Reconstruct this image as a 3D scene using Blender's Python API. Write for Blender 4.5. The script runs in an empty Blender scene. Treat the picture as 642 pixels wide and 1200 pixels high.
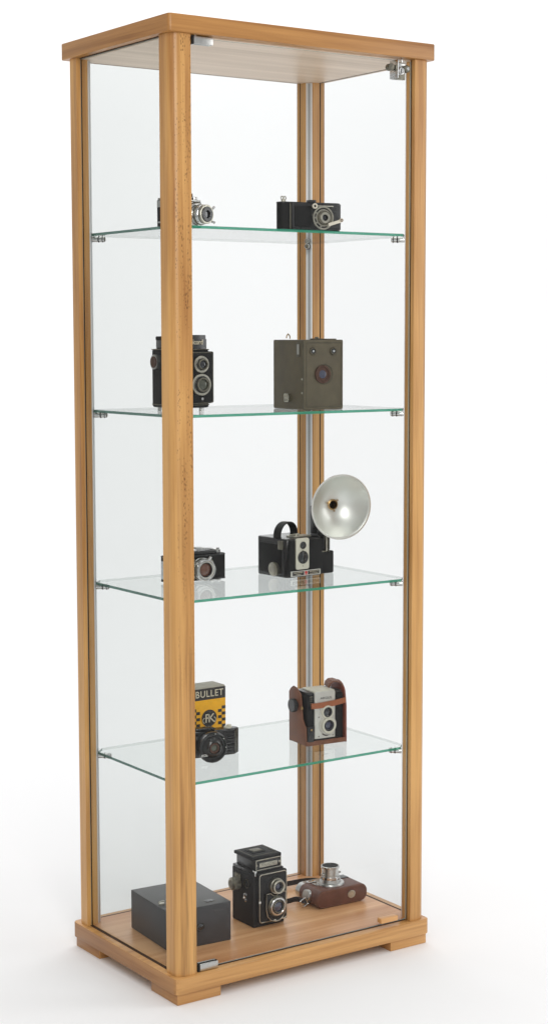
import bpy, bmesh, math, random
from mathutils import Vector, Matrix
random.seed(7)
SC = bpy.context.scene
COL = SC.collection
PI = math.pi

# ------------------------------------------------------------------ materials
def srgb(r, g, b):
    f = lambda c: (c/255/12.92) if c/255 <= .04045 else ((c/255+.055)/1.055)**2.4
    return (f(r), f(g), f(b), 1)

def new_mat(name):
    m = bpy.data.materials.new(name); m.use_nodes = True
    nt = m.node_tree
    return m, nt, nt.nodes, nt.links, nt.nodes['Principled BSDF']

def plain(name, col, rough=.5, metal=0, spec=.5, bump=0, bscale=900, coat=0, vary=0, vscale=60, stretch=(1, 1, 1), aniso=0):
    m, nt, N, L, P = new_mat(name)
    P.inputs['Base Color'].default_value = col
    P.inputs['Roughness'].default_value = rough
    P.inputs['Metallic'].default_value = metal
    P.inputs['Specular IOR Level'].default_value = spec
    P.inputs['Coat Weight'].default_value = coat
    P.inputs['Coat Roughness'].default_value = .08
    tc = N.new('ShaderNodeTexCoord')
    mp = N.new('ShaderNodeMapping'); mp.inputs['Scale'].default_value = stretch
    L.new(tc.outputs['Object'], mp.inputs['Vector'])
    if bump:
        no = N.new('ShaderNodeTexNoise'); no.inputs['Scale'].default_value = bscale; no.inputs['Detail'].default_value = 3
        L.new(mp.outputs[0], no.inputs['Vector'])
        b = N.new('ShaderNodeBump'); b.inputs['Strength'].default_value = bump; b.inputs['Distance'].default_value = .0006
        L.new(no.outputs['Fac'], b.inputs['Height']); L.new(b.outputs[0], P.inputs['Normal'])
    if vary:
        n2 = N.new('ShaderNodeTexNoise'); n2.inputs['Scale'].default_value = vscale; n2.inputs['Detail'].default_value = 6
        n2.inputs['Roughness'].default_value = .65
        L.new(mp.outputs[0], n2.inputs['Vector'])
        r = N.new('ShaderNodeValToRGB')
        r.color_ramp.elements[0].position = .3; r.color_ramp.elements[1].position = .72
        r.color_ramp.elements[0].color = tuple(c*(1-vary) for c in col[:3])+(1,)
        r.color_ramp.elements[1].color = tuple(min(1, c*(1+vary)) for c in col[:3])+(1,)
        L.new(n2.outputs['Fac'], r.inputs['Fac']); L.new(r.outputs[0], P.inputs['Base Color'])
        mr = N.new('ShaderNodeMapRange'); mr.inputs['To Min'].default_value = max(.03, rough-.12); mr.inputs['To Max'].default_value = min(1, rough+.12)
        L.new(n2.outputs['Fac'], mr.inputs['Value']); L.new(mr.outputs[0], P.inputs['Roughness'])
    return m

def wood(name, dark, light, axis, flecks=0, rough=.35, fig=1.0, off=0):
    """grain runs along `axis` (0,1,2)"""
    m, nt, N, L, P = new_mat(name)
    tc = N.new('ShaderNodeTexCoord')
    def mapped(across, along, o=0):
        mp = N.new('ShaderNodeMapping')
        s = [across]*3; s[axis] = along
        mp.inputs['Scale'].default_value = s
        mp.inputs['Location'].default_value = (off+o, off*1.7+o, off*.6)
        L.new(tc.outputs['Object'], mp.inputs['Vector'])
        return mp
    n1 = N.new('ShaderNodeTexNoise'); n1.inputs['Scale'].default_value = 1; n1.inputs['Detail'].default_value = 5
    n1.inputs['Distortion'].default_value = .6; n1.inputs['Roughness'].default_value = .6
    L.new(mapped(38*fig, 1.3*fig).outputs[0], n1.inputs['Vector'])
    n2 = N.new('ShaderNodeTexNoise'); n2.inputs['Scale'].default_value = 1; n2.inputs['Detail'].default_value = 3
    L.new(mapped(260, 7, 3).outputs[0], n2.inputs['Vector'])
    n3 = N.new('ShaderNodeTexNoise'); n3.inputs['Scale'].default_value = 1; n3.inputs['Detail'].default_value = 2
    L.new(mapped(9, 2.2, 9).outputs[0], n3.inputs['Vector'])
    a = N.new('ShaderNodeMath'); a.operation = 'MULTIPLY_ADD'; a.inputs[1].default_value = .35
    L.new(n2.outputs['Fac'], a.inputs[0]); L.new(n1.outputs['Fac'], a.inputs[2])
    a2 = N.new('ShaderNodeMath'); a2.operation = 'MULTIPLY_ADD'; a2.inputs[1].default_value = .6
    L.new(n3.outputs['Fac'], a2.inputs[0]); L.new(a.outputs[0], a2.inputs[2])
    r = N.new('ShaderNodeValToRGB')
    r.color_ramp.elements[0].position = .66; r.color_ramp.elements[1].position = 1.12
    mr = N.new('ShaderNodeMapRange'); mr.inputs['From Min'].default_value = .68; mr.inputs['From Max'].default_value = 1.14
    L.new(a2.outputs[0], mr.inputs['Value'])
    r.color_ramp.elements[0].position = 0; r.color_ramp.elements[1].position = 1
    r.color_ramp.elements[0].color = dark; r.color_ramp.elements[1].color = light
    L.new(mr.outputs[0], r.inputs['Fac'])
    out = r.outputs[0]
    if flecks:
        v = N.new('ShaderNodeTexVoronoi'); v.inputs['Scale'].default_value = 1; v.inputs['Randomness'].default_value = 1
        L.new(mapped(430, 130, 5).outputs[0], v.inputs['Vector'])
        n4 = N.new('ShaderNodeTexNoise'); n4.inputs['Scale'].default_value = 1; n4.inputs['Detail'].default_value = 1
        L.new(mapped(90, 7, 2).outputs[0], n4.inputs['Vector'])
        th = N.new('ShaderNodeMapRange'); th.inputs['From Min'].default_value = .30; th.inputs['From Max'].default_value = .62
        th.inputs['To Min'].default_value = .0; th.inputs['To Max'].default_value = .40
        L.new(n4.outputs['Fac'], th.inputs['Value'])
        ls = N.new('ShaderNodeMath'); ls.operation = 'SUBTRACT'
        L.new(th.outputs[0], ls.inputs[0]); L.new(v.outputs['Distance'], ls.inputs[1])
        cl = N.new('ShaderNodeMapRange'); cl.inputs['From Min'].default_value = 0; cl.inputs['From Max'].default_value = .12
        cl.inputs['To Max'].default_value = flecks
        L.new(ls.outputs[0], cl.inputs['Value'])
        # the pores fade out towards the foot of the board, where the grain runs in darker streaks instead
        sx = N.new('ShaderNodeSeparateXYZ'); L.new(tc.outputs['Object'], sx.inputs[0])
        fz = N.new('ShaderNodeMapRange'); fz.inputs['From Min'].default_value = .55; fz.inputs['From Max'].default_value = .95
        L.new(sx.outputs['Z'], fz.inputs['Value'])
        pm = N.new('ShaderNodeMath'); pm.operation = 'MULTIPLY'; L.new(cl.outputs[0], pm.inputs[0]); L.new(fz.outputs[0], pm.inputs[1])
        n5 = N.new('ShaderNodeTexNoise'); n5.inputs['Scale'].default_value = 1; n5.inputs['Detail'].default_value = 4; n5.inputs['Distortion'].default_value = .8
        L.new(mapped(190, 4.5, 11).outputs[0], n5.inputs['Vector'])
        fi_ = N.new('ShaderNodeMapRange'); fi_.inputs['From Min'].default_value = 1.1; fi_.inputs['From Max'].default_value = .6
        L.new(sx.outputs['Z'], fi_.inputs['Value'])
        st_ = N.new('ShaderNodeMapRange'); st_.inputs['From Min'].default_value = .46; st_.inputs['From Max'].default_value = .66; st_.inputs['To Max'].default_value = .42
        L.new(n5.outputs['Fac'], st_.inputs['Value'])
        sm = N.new('ShaderNodeMath'); sm.operation = 'MULTIPLY'; L.new(st_.outputs[0], sm.inputs[0]); L.new(fi_.outputs[0], sm.inputs[1])
        mxx = N.new('ShaderNodeMath'); mxx.operation = 'MAXIMUM'; L.new(pm.outputs[0], mxx.inputs[0]); L.new(sm.outputs[0], mxx.inputs[1])
        mx = N.new('ShaderNodeMix'); mx.data_type = 'RGBA'
        L.new(mxx.outputs[0], mx.inputs[0]); L.new(out, mx.inputs[6])
        mx.inputs[7].default_value = tuple(c*.32 for c in dark[:3])+(1,)
        out = mx.outputs[2]
    L.new(out, P.inputs['Base Color'])
    P.inputs['Roughness'].default_value = rough
    P.inputs['Specular IOR Level'].default_value = .45
    b = N.new('ShaderNodeBump'); b.inputs['Strength'].default_value = .12; b.inputs['Distance'].default_value = .0005
    L.new(a.outputs[0], b.inputs['Height']); L.new(b.outputs[0], P.inputs['Normal'])
    return m

def clear_glass(name, tint, ior=1.5, body=None, bodyfac=0, rough=.0, refl=1):
    """a sheet of thin clear glass: straight-through transmission plus Fresnel reflection"""
    m = bpy.data.materials.new(name); m.use_nodes = True
    nt = m.node_tree; N = nt.nodes; L = nt.links
    for n in list(N):
        if n.type != 'OUTPUT_MATERIAL': N.remove(n)
    out = N['Material Output']
    tr = N.new('ShaderNodeBsdfTransparent'); tr.inputs[0].default_value = tint
    gl = N.new('ShaderNodeBsdfGlossy'); gl.inputs['Color'].default_value = (refl, refl, refl, 1); gl.inputs['Roughness'].default_value = rough
    fr = N.new('ShaderNodeFresnel'); fr.inputs['IOR'].default_value = ior
    # front faces only reflect (no total internal reflection for a thin sheet)
    geo = N.new('ShaderNodeNewGeometry')
    inv = N.new('ShaderNodeMath'); inv.operation = 'SUBTRACT'; inv.inputs[0].default_value = 1
    L.new(geo.outputs['Backfacing'], inv.inputs[1])
    mu = N.new('ShaderNodeMath'); mu.operation = 'MULTIPLY'
    L.new(fr.outputs[0], mu.inputs[0]); L.new(inv.outputs[0], mu.inputs[1])
    mx = N.new('ShaderNodeMixShader')
    L.new(mu.outputs[0], mx.inputs[0]); L.new(tr.outputs[0], mx.inputs[1]); L.new(gl.outputs[0], mx.inputs[2])
    last = mx
    if body:
        df = N.new('ShaderNodeBsdfDiffuse'); df.inputs[0].default_value = body
        m2 = N.new('ShaderNodeMixShader'); m2.inputs[0].default_value = bodyfac
        L.new(mx.outputs[0], m2.inputs[1]); L.new(df.outputs[0], m2.inputs[2]); last = m2
    L.new(last.outputs[0], out.inputs['Surface'])
    return m

BD, BL_ = (.33, .138, .035, 1), (.67, .37, .125, 1)
M = {}
M['post'] = wood('beech_post', BD, BL_, 2, flecks=.0, off=1)
M['post_fleck'] = wood('beech_post_flecked', BD, BL_, 2, flecks=.8, off=4)
M['slab_x'] = wood('beech_edge_lengthwise', (.25, .100, .024, 1), (.50, .245, .075, 1), 0, off=2)
M['slab_y'] = wood('beech_edge_crosswise', (.25, .100, .024, 1), (.50, .245, .075, 1), 1, off=6)
M['base_x'] = wood('beech_base_lengthwise', (.35, .155, .046, 1), (.66, .36, .13, 1), 0, off=12)
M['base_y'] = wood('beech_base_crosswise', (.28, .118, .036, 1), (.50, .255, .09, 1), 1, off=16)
M['floor_wood'] = wood('base_deck_veneer', (.50, .205, .070, 1), (.80, .47, .24, 1), 0, off=8, rough=.3, fig=.6)
M['ceil_wood'] = wood('top_underside_veneer', (.60, .45, .32, 1), (.85, .68, .53, 1), 0, off=3, rough=.4, fig=.7)
M['block'] = wood('orange_beech_block', (.55, .26, .09, 1), (.75, .42, .17, 1), 0, off=5)
M['gap'] = plain('groove_shadow', (.05, .022, .010, 1), .8)
M['pane'] = clear_glass('pane_glass', (.984, .988, .987, 1), refl=.25)
M['pane_edge'] = clear_glass('pane_edge', (.80, .86, .83, 1), body=(.50, .58, .55, 1), bodyfac=.4)
M['side_pane'] = clear_glass('side_pane_glass', (.945, .955, .950, 1), refl=.25)
M['shelf_edge_back'] = clear_glass('shelf_edge_far', (.90, .93, .92, 1), body=(.6, .66, .63, 1), bodyfac=.25)
M['shelf'] = clear_glass('shelf_glass', (.972, .988, .981, 1), refl=.8)
M['shelf_edge'] = clear_glass('shelf_edge_green', (.35, .62, .52, 1), body=(.05, .30, .19, 1), bodyfac=.75, rough=.15)
M['shelf_edge_side'] = clear_glass('shelf_edge_greygreen', (.35, .5, .45, 1), body=(.075, .15, .125, 1), bodyfac=.75, rough=.15)
M['chrome'] = plain('polished_chrome', (.66, .66, .65, 1), .16, 1, vary=.06)
M['satin'] = plain('satin_chrome', (.55, .55, .53, 1), .32, 1, vary=.12, vscale=140)
M['nickel'] = plain('worn_nickel', (.50, .48, .41, 1), .38, 1, bump=.2, vary=.25, vscale=160)
M['agedmetal'] = plain('aged_metal', (.19, .18, .145, 1), .45, .9, vary=.35, vscale=200)
M['brass'] = plain('aged_brass', (.45, .30, .14, 1), .35, 1, vary=.2, vscale=200)
M['alu'] = plain('brushed_aluminium', (.80, .81, .82, 1), .5, .35)
M['alu_dark'] = plain('aluminium_recess', (.42, .43, .44, 1), .45, .6)
M['reflector'] = plain('satin_reflector', (.76, .77, .73, 1), .40, .95)
M['rim'] = plain('bright_rim', (.80, .79, .74, 1), .25, .6)
M['black'] = plain('black_enamel', (.018, .018, .019, 1), .3, coat=.3, vary=.2)
M['leatherette'] = plain('black_leatherette', (.010, .0098, .0098, 1), .55, spec=.25, bump=.8, bscale=1100, vary=.35, vscale=90)
M['bakelite'] = plain('black_bakelite', (.009, .0085, .0085, 1), .22, coat=.3, vary=.25, vscale=50)
M['greyblack'] = plain('faded_black_leatherette', (.024, .024, .025, 1), .6, spec=.3, bump=.7, bscale=900, vary=.3, vscale=40)
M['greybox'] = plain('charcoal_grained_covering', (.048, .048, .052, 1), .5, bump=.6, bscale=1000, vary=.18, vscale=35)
M['greybox_top'] = plain('charcoal_covering_top_sheen', (.085, .085, .084, 1), .42, bump=.5, bscale=1000, vary=.22, vscale=35)  # sheen on the upward face, painted in as a paler charcoal
M['rubber'] = plain('black_rubber', (.01, .01, .01, 1), .7)
M['olive'] = plain('olive_leatherette', (.100, .083, .050, 1), .58, bump=.9, bscale=1300, vary=.22, vscale=40)
M['olive_dark'] = plain('olive_edge', (.072, .062, .038, 1), .5, vary=.3, vscale=80)
M['rust'] = plain('brown_lens_ring', (.085, .042, .028, 1), .4, .3, vary=.3, vscale=150)
M['lens'] = plain('lens_glass', (.010, .012, .016, 1), .06, coat=1)
M['lens_blue'] = plain('coated_lens_blue', (.05, .055, .09, 1), .08, coat=1)
M['lens_amber'] = plain('coated_lens_amber', (.13, .05, .028, 1), .1, coat=1, vary=.3, vscale=120)
M['lens_green'] = plain('coated_lens_green', (.06, .065, .045, 1), .12, coat=1)
M['mirror'] = plain('finder_glass', (.62, .64, .64, 1), .15, .6)
M['window'] = plain('milky_window', (.33, .33, .30, 1), .25)
M['silverplate'] = plain('silver_faceplate', (.60, .59, .54, 1), .35, .35, vary=.06, vscale=70)
M['cream'] = plain('cream_metal', (.62, .60, .50, 1), .4, .1, vary=.08)
M['leather'] = plain('brown_leather_case', (.180, .070, .036, 1), .45, bump=.5, bscale=500, vary=.3, vscale=45)
M['leather_red'] = plain('reddish_leather', (.20, .055, .032, 1), .45, bump=.4, bscale=500, vary=.25, vscale=45)
M['leather_dark'] = plain('dark_brown_leather', (.125, .048, .030, 1), .42, bump=.5, bscale=500, vary=.28, vscale=50)
M['strap'] = plain('tan_strap', (.33, .105, .04, 1), .5, bump=.3, vary=.15)
M['blackstrap'] = plain('black_strap', (.018, .015, .015, 1), .45, bump=.3)
M['yellow'] = plain('yellow_card', (.86, .43, .010, 1), .55, vary=.10, vscale=60)
M['cardblack'] = plain('black_print', (.028, .026, .024, 1), .55, vary=.2)
M['cardgrey'] = plain('greyish_card', (.36, .34, .28, 1), .65, vary=.12, vscale=60)
M['print'] = plain('cream_print', (.66, .60, .45, 1), .6)
M['white_print'] = plain('white_print', (.80, .80, .78, 1), .5)
M['red'] = plain('red_emblem', (.55, .03, .03, 1), .4)
M['ivory'] = plain('pale_lever', (.80, .74, .62, 1), .35, .3)
M['grey_print'] = plain('embossed_grey', (.12, .12, .12, 1), .5)
M['backdrop'] = plain('white_paper', (.90, .90, .905, 1), .9, spec=.1)

# ------------------------------------------------------------------ mesh builder
class MB:
    def __init__(s):
        s.bm = bmesh.new(); s.mats = []
    def _mi(s, m):
        if m not in s.mats: s.mats.append(m)
        return s.mats.index(m)
    def _fin(s, tmp, m, T=None):
        if T is not None: bmesh.ops.transform(tmp, matrix=T, verts=tmp.verts)
        bmesh.ops.recalc_face_normals(tmp, faces=tmp.faces)
        mi = s._mi(m)
        vm = {}
        for v in tmp.verts: vm[v] = s.bm.verts.new(v.co)
        for f in tmp.faces:
            try:
                nf = s.bm.faces.new([vm[v] for v in f.verts]); nf.material_index = mi
            except ValueError: pass
        tmp.free()
    def box(s, x0, x1, y0, y1, z0, z1, m, bev=0, seg=2, T=None):
        t = bmesh.new()
        bmesh.ops.create_cube(t, size=1, matrix=Matrix.Translation(((x0+x1)/2, (y0+y1)/2, (z0+z1)/2)) @ Matrix.Diagonal((abs(x1-x0), abs(y1-y0), abs(z1-z0), 1)))
        if bev: bmesh.ops.bevel(t, geom=t.edges[:], offset=bev, segments=seg, profile=.5, affect='EDGES')
        s._fin(t, m, T); return s
    def prism(s, pts, lo, hi, m, axis=2, bev=0, T=None, seg=2):
        """outline pts in the plane normal to axis, extruded lo..hi along it"""
        t = bmesh.new()
        def P(a, b, c):
            return {2: (a, b, c), 1: (a, c, b), 0: (c, a, b)}[axis]
        v0 = [t.verts.new(P(a, b, lo)) for a, b in pts]; v1 = [t.verts.new(P(a, b, hi)) for a, b in pts]
        f0 = t.faces.new(v0); f1 = t.faces.new(v1[::-1]); n = len(pts)
        for i in range(n): t.faces.new([v0[i], v1[i], v1[(i+1) % n], v0[(i+1) % n]])
        if bev:
            bmesh.ops.recalc_face_normals(t, faces=t.faces)
            es = list(set(f0.edges) | set(f1.edges))
            bmesh.ops.bevel(t, geom=es, offset=bev, segments=seg, profile=.5, affect='EDGES')
        s._fin(t, m, T); return s
    def lathe(s, prof, c, ax, m, seg=40, T=None, cap=True):
        """prof: list of (radius, distance along ax) revolved round ax through c"""
        t = bmesh.new(); ax = Vector(ax).normalized()
        q = Vector((0, 0, 1)).rotation_difference(ax)
        rings = []
        for r, h in prof:
            if r < 1e-6: rings.append([t.verts.new(Vector(c)+ax*h)])
            else: rings.append([t.verts.new(Vector(c)+q @ Vector((r*math.cos(2*PI*i/seg), r*math.sin(2*PI*i/seg), h))) for i in range(seg)])
        for A, Bq in zip(rings, rings[1:]):
            for i in range(seg):
                j = (i+1) % seg
                if len(A) == 1 and len(Bq) == 1: continue
                if len(A) == 1: t.faces.new([A[0], Bq[i], Bq[j]])
                elif len(Bq) == 1: t.faces.new([A[i], A[j], Bq[0]])
                else: t.faces.new([A[i], A[j], Bq[j], Bq[i]])
        if cap:
            if len(rings[0]) > 1: t.faces.new(rings[0][::-1])
            if len(rings[-1]) > 1: t.faces.new(rings[-1])
        s._fin(t, m, T); return s
    def cyl(s, c, ax, r, h, m, seg=32, bev=0, T=None):
        b = bev
        pr = [(r, 0), (r, h)] if not b else [(r-b, 0), (r, b), (r, h-b), (r-b, h)]
        return s.lathe(pr, c, ax, m, seg, T)
    def ring(s, c, ax, ro, ri, h, m, seg=40, T=None):
        return s.lathe([(ri, 0), (ro, 0), (ro, h), (ri, h), (ri, 0)], c, ax, m, seg, T, cap=False)
    def strip(s, pts, wdir, w, th, m, T=None):
        """a strap following pts: width w along wdir, thickness th"""
        t = bmesh.new(); wd = Vector(wdir).normalized(); P = [Vector(p) for p in pts]; rows = []
        for i, p in enumerate(P):
            d = (P[min(i+1, len(P)-1)]-P[max(i-1, 0)]).normalized()
            n = d.cross(wd).normalized()
            rows.append([t.verts.new(p+wd*a*w/2+n*b*th/2) for a, b in ((-1, -1), (1, -1), (1, 1), (-1, 1))])
        for A, Bq in zip(rows, rows[1:]):
            for i in range(4): t.faces.new([A[i], A[(i+1) % 4], Bq[(i+1) % 4], Bq[i]])
        t.faces.new(rows[0]); t.faces.new(rows[-1][::-1])
        s._fin(t, m, T); return s
    def tube(s, pts, r, m, seg=10, closed=False, T=None):
        t = bmesh.new(); P = [Vector(p) for p in pts]; n = len(P); rows = []
        up = Vector((.13, .21, .97)).normalized()
        for i, p in enumerate(P):
            a = P[(i-1) % n] if closed or i > 0 else P[0]; b = P[(i+1) % n] if closed or i < n-1 else P[-1]
            d = (b-a).normalized(); u = d.cross(up)
            if u.length < .05: u = d.cross(Vector((1, 0, 0)))
            u.normalize(); w = d.cross(u)
            rows.append([t.verts.new(p+u*r*math.cos(2*PI*k/seg)+w*r*math.sin(2*PI*k/seg)) for k in range(seg)])
        prs = list(zip(rows, rows[1:]+([rows[0]] if closed else [])))
        if not closed: prs = list(zip(rows, rows[1:]))
        for A, Bq in prs:
            for k in range(seg): t.faces.new([A[k], A[(k+1) % seg], Bq[(k+1) % seg], Bq[k]])
        if not closed: t.faces.new(rows[0]); t.faces.new(rows[-1][::-1])
        s._fin(t, m, T); return s
    def text(s, body, size, m, T, depth=.0002, space=1.0, shear=0, xs=1):
        cu = bpy.data.curves.new('lettering', 'FONT'); cu.body = body; cu.size = size; cu.extrude = depth
        cu.align_x = 'CENTER'; cu.align_y = 'CENTER'; cu.space_character = space; cu.shear = shear; cu.resolution_u = 3
        o = bpy.data.objects.new('lettering', cu); COL.objects.link(o)
        me = bpy.data.meshes.new_from_object(o.evaluated_get(bpy.context.evaluated_depsgraph_get()))
        bpy.data.objects.remove(o); bpy.data.curves.remove(cu)
        t = bmesh.new(); t.from_mesh(me); bpy.data.meshes.remove(me)
        s._fin(t, m, T @ Matrix.Diagonal((xs, 1, 1, 1))); return s
    def build(s, name, parent=None, smooth=True, angle=35):
        me = bpy.data.meshes.new(name); s.bm.to_mesh(me); s.bm.free()
        for mm in s.mats: me.materials.append(mm)
        if smooth:
            for p in me.polygons: p.use_smooth = True
            me.set_sharp_from_angle(angle=math.radians(angle))
        o = bpy.data.objects.new(name, me); COL.objects.link(o)
        if parent is not None: o.parent = parent
        return o

FIT = {
    'small folding camera with chrome lens barrel behind the front post on the top shelf': (0.0834, 0.105, 1.0264, 0.9536),
    'flat black folding camera with brass trimmed lens and pale lever on the top shelf': (0.3427, 0.06, 1.0784, 1.0559),
    'black twin lens reflex camera standing behind the front post on the second shelf': (0.1319, 0.185, 1.1473, 1.1904),
    'olive green box camera with a round brown ringed lens on the second shelf': (0.3953, 0.1341, 1.1563, 1.1645),
    'black compact camera with silver ringed amber lens beside the front post on the third shelf': (0.1946, 0.244, 1.17, 1.0636),
    'black moulded box camera with a carrying handle and a round silver flash reflector': (0.4099, 0.2205, 1.3222, 1.0169),
    'round fronted black bakelite camera in front of the yellow box on the fourth shelf': (0.1884, 0.1945, 1.0994, 0.8909),
    'yellow and black printed cardboard box standing behind the round black camera': (0.2274, 0.265, 1.0445, 1.0082),
    'silver fronted twin lens camera in an open brown leather case on the fourth shelf': (0.4472, 0.174, 1.1659, 1.0704),
    'large plain charcoal box camera behind the front post on the wooden base': (0.1369, 0.2078, 1.0979, 1.0365),
    'worn black twin lens reflex camera with nickel trim in the middle of the wooden base': (0.3097, 0.1885, 1.0684, 1.2278),
    'brown leather cased camera lying on its back with its chrome lens pointing up': (0.5061, 0.2067, 1.093, 0.9833),
}
FT = Matrix.Rotation(PI/2, 4, 'X')          # stands text up, reading from the front (-y)
def front_T(x, y, z, roll=0): return Matrix.Translation((x, y, z)) @ Matrix.Rotation(roll, 4, 'Y') @ FT

def thing(name, label, cat, loc=(0, 0, 0), rz=0, group=None):
    o = bpy.data.objects.new(name, None); COL.objects.link(o); o.empty_display_size = .03
    o.location = loc; o.rotation_euler = (0, 0, math.radians(rz))
    if label in FIT:
        x_, y_, s_, sz_ = FIT[label]; o.location.x = x_; o.location.y = y_; o.scale = (s_, s_, sz_)
    o['label'] = label; o['category'] = cat
    if group: o['group'] = group
    return o
def corner_root(name, label, cat, cx, cy, z, w, d, rz):
    """root placed so that the front-left bottom corner of a w x d body lands on (cx,cy)"""
    a = math.radians(rz); x = cx+w/2*math.cos(a)-d/2*math.sin(a); y = cy+w/2*math.sin(a)+d/2*math.cos(a)
    return thing(name, label, cat, (x, y, z), rz)
def rrect(w, h, r, cx=0, cy=0, n=6):
    out = []
    for sx, sy, a0 in ((1, 1, 0), (-1, 1, 90), (-1, -1, 180), (1, -1, 270)):
        for k in range(n+1):
            a = math.radians(a0+90*k/n); out.append((cx+sx*(w/2-r)+r*math.cos(a), cy+sy*(h/2-r)+r*math.sin(a)))
    return out
def outline_tube(pts, y): return [(a, y, b) for a, b in pts]

# ------------------------------------------------------------------ setting: white studio sweep
def backdrop():
    b = MB(); prof = [(-9, 0)]
    R = 2.2; y0 = 2.6
    prof.append((y0, 0))
    for k in range(1, 25):
        a = PI/2*k/24; prof.append((y0+R*math.sin(a), R-R*math.cos(a)))
    prof.append((y0+R, 6.5))
    t = b.bm; rows = [[t.verts.new((x, y, z)) for x in (-9, 11)] for y, z in prof]
    for A, B2 in zip(rows, rows[1:]): t.faces.new([A[0], A[1], B2[1], B2[0]])
    b.mats = [M['backdrop']]
    o = b.build('backdrop', None); o['kind'] = 'structure'
    # turn the sweep square to the camera
    o.rotation_euler.z = -.6034
    return o
backdrop()

# ------------------------------------------------------------------ cabinet
W, D, H = .6052, .4053, 1.8
ZT, ZB1, ZB0 = 1.7688, .0519, .021
A_, S_, R_, C_ = .007, .0415, .019, .013
GO = .0105 + A_                      # glass plane from the outer edge
cab = thing('display_cabinet', 'tall beech framed glass display cabinet with four glass shelves standing on the white floor', 'display cabinet', (W/2, D/2, 0))
off = Vector((-W/2, -D/2, 0))
def cbuild(b, name, parent=None, **k):
    if parent is None:
        bmesh.ops.translate(b.bm, vec=off, verts=b.bm.verts)
        return b.build(name, cab, **k)
    bmesh.ops.translate(b.bm, vec=off, verts=b.bm.verts)
    return b.build(name, parent, **k)

# top panel: solid slab with rounded corners, paler veneer below
def slab(name, z0, z1, mx, my, facemat, face_z, rc):
    """frame of four edge boards (mitred) plus a centre sheet"""
    b = MB(); t = .034
    o = rrect(W, D, rc, W/2, D/2, 5)
    # outer ring as a prism, then recolour faces by direction
    b.prism(o, z0, z1, mx, 2, bev=.0016)
    b.bm.faces.ensure_lookup_table()
    mi_y = b._mi(my)
    b.bm.normal_update()
    for f in b.bm.faces:
        n = f.normal; c = f.calc_center_median()
        if abs(n.x) > abs(n.y) and abs(n.z) < .8: f.material_index = mi_y
    return b
b = slab('top', ZT, H, M['slab_x'], M['slab_y'], None, 0, .008)
top = cbuild(b, 'top_panel')
b = MB(); b.box(GO+.006, W-GO-.006, GO+.004, D-GO-.006, ZT-.0022, ZT+.002, M['ceil_wood']); cbuild(b, 'underside_veneer', top, smooth=False)
b = MB()
for (x0, x1, y0, y1) in ((GO-.0025, GO+.0025, .05, D-.05), (W-GO-.0025, W-GO+.0025, .05, D-.05), (.05, W-.05, D-GO-.0025, D-GO+.0025)):
    b.box(x0, x1, y0, y1, ZT-.001, ZT+.001, M['gap'])
cbuild(b, 'glass_groove', top, smooth=False)

b = slab('base', ZB0, ZB1, M['base_x'], M['base_y'], None, 0, .012)
base = cbuild(b, 'base_panel')
b = MB(); b.box(GO+.004, W-GO-.004, GO+.010, D-GO-.004, ZB1-.004, ZB1+.0018, M['floor_wood'], bev=.0006, seg=1); cbuild(b, 'deck_veneer', base, smooth=False)
b = MB()
for (x0, x1, y0, y1) in ((GO-.0026, GO+.004, .04, D-.04), (W-GO-.004, W-GO+.0026, .04, D-.04), (.04, W-.04, D-GO-.004, D-GO+.0026), (.04, W-.04, GO+.004, GO+.010)):
    b.box(x0, x1, y0, y1, ZB1-.002, ZB1+.0008, M['gap'])
cbuild(b, 'glass_groove', base, smooth=False)
f0 = .0055; fs = .096
for ix in (0, 1):
    for iy in (0, 1):
        x0 = f0 if ix == 0 else W-f0-fs+.004; y0 = f0 if iy == 0 else D-f0-fs
        x1 = x0+fs-(.004 if ix else 0)
        b = MB(); b.box(x0, x1, y0, y0+fs, 0, ZB0+.001, M['base_x'], bev=.0015)
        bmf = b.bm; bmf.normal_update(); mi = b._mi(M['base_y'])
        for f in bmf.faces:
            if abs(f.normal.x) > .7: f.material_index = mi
        cbuild(b, 'foot')

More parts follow.
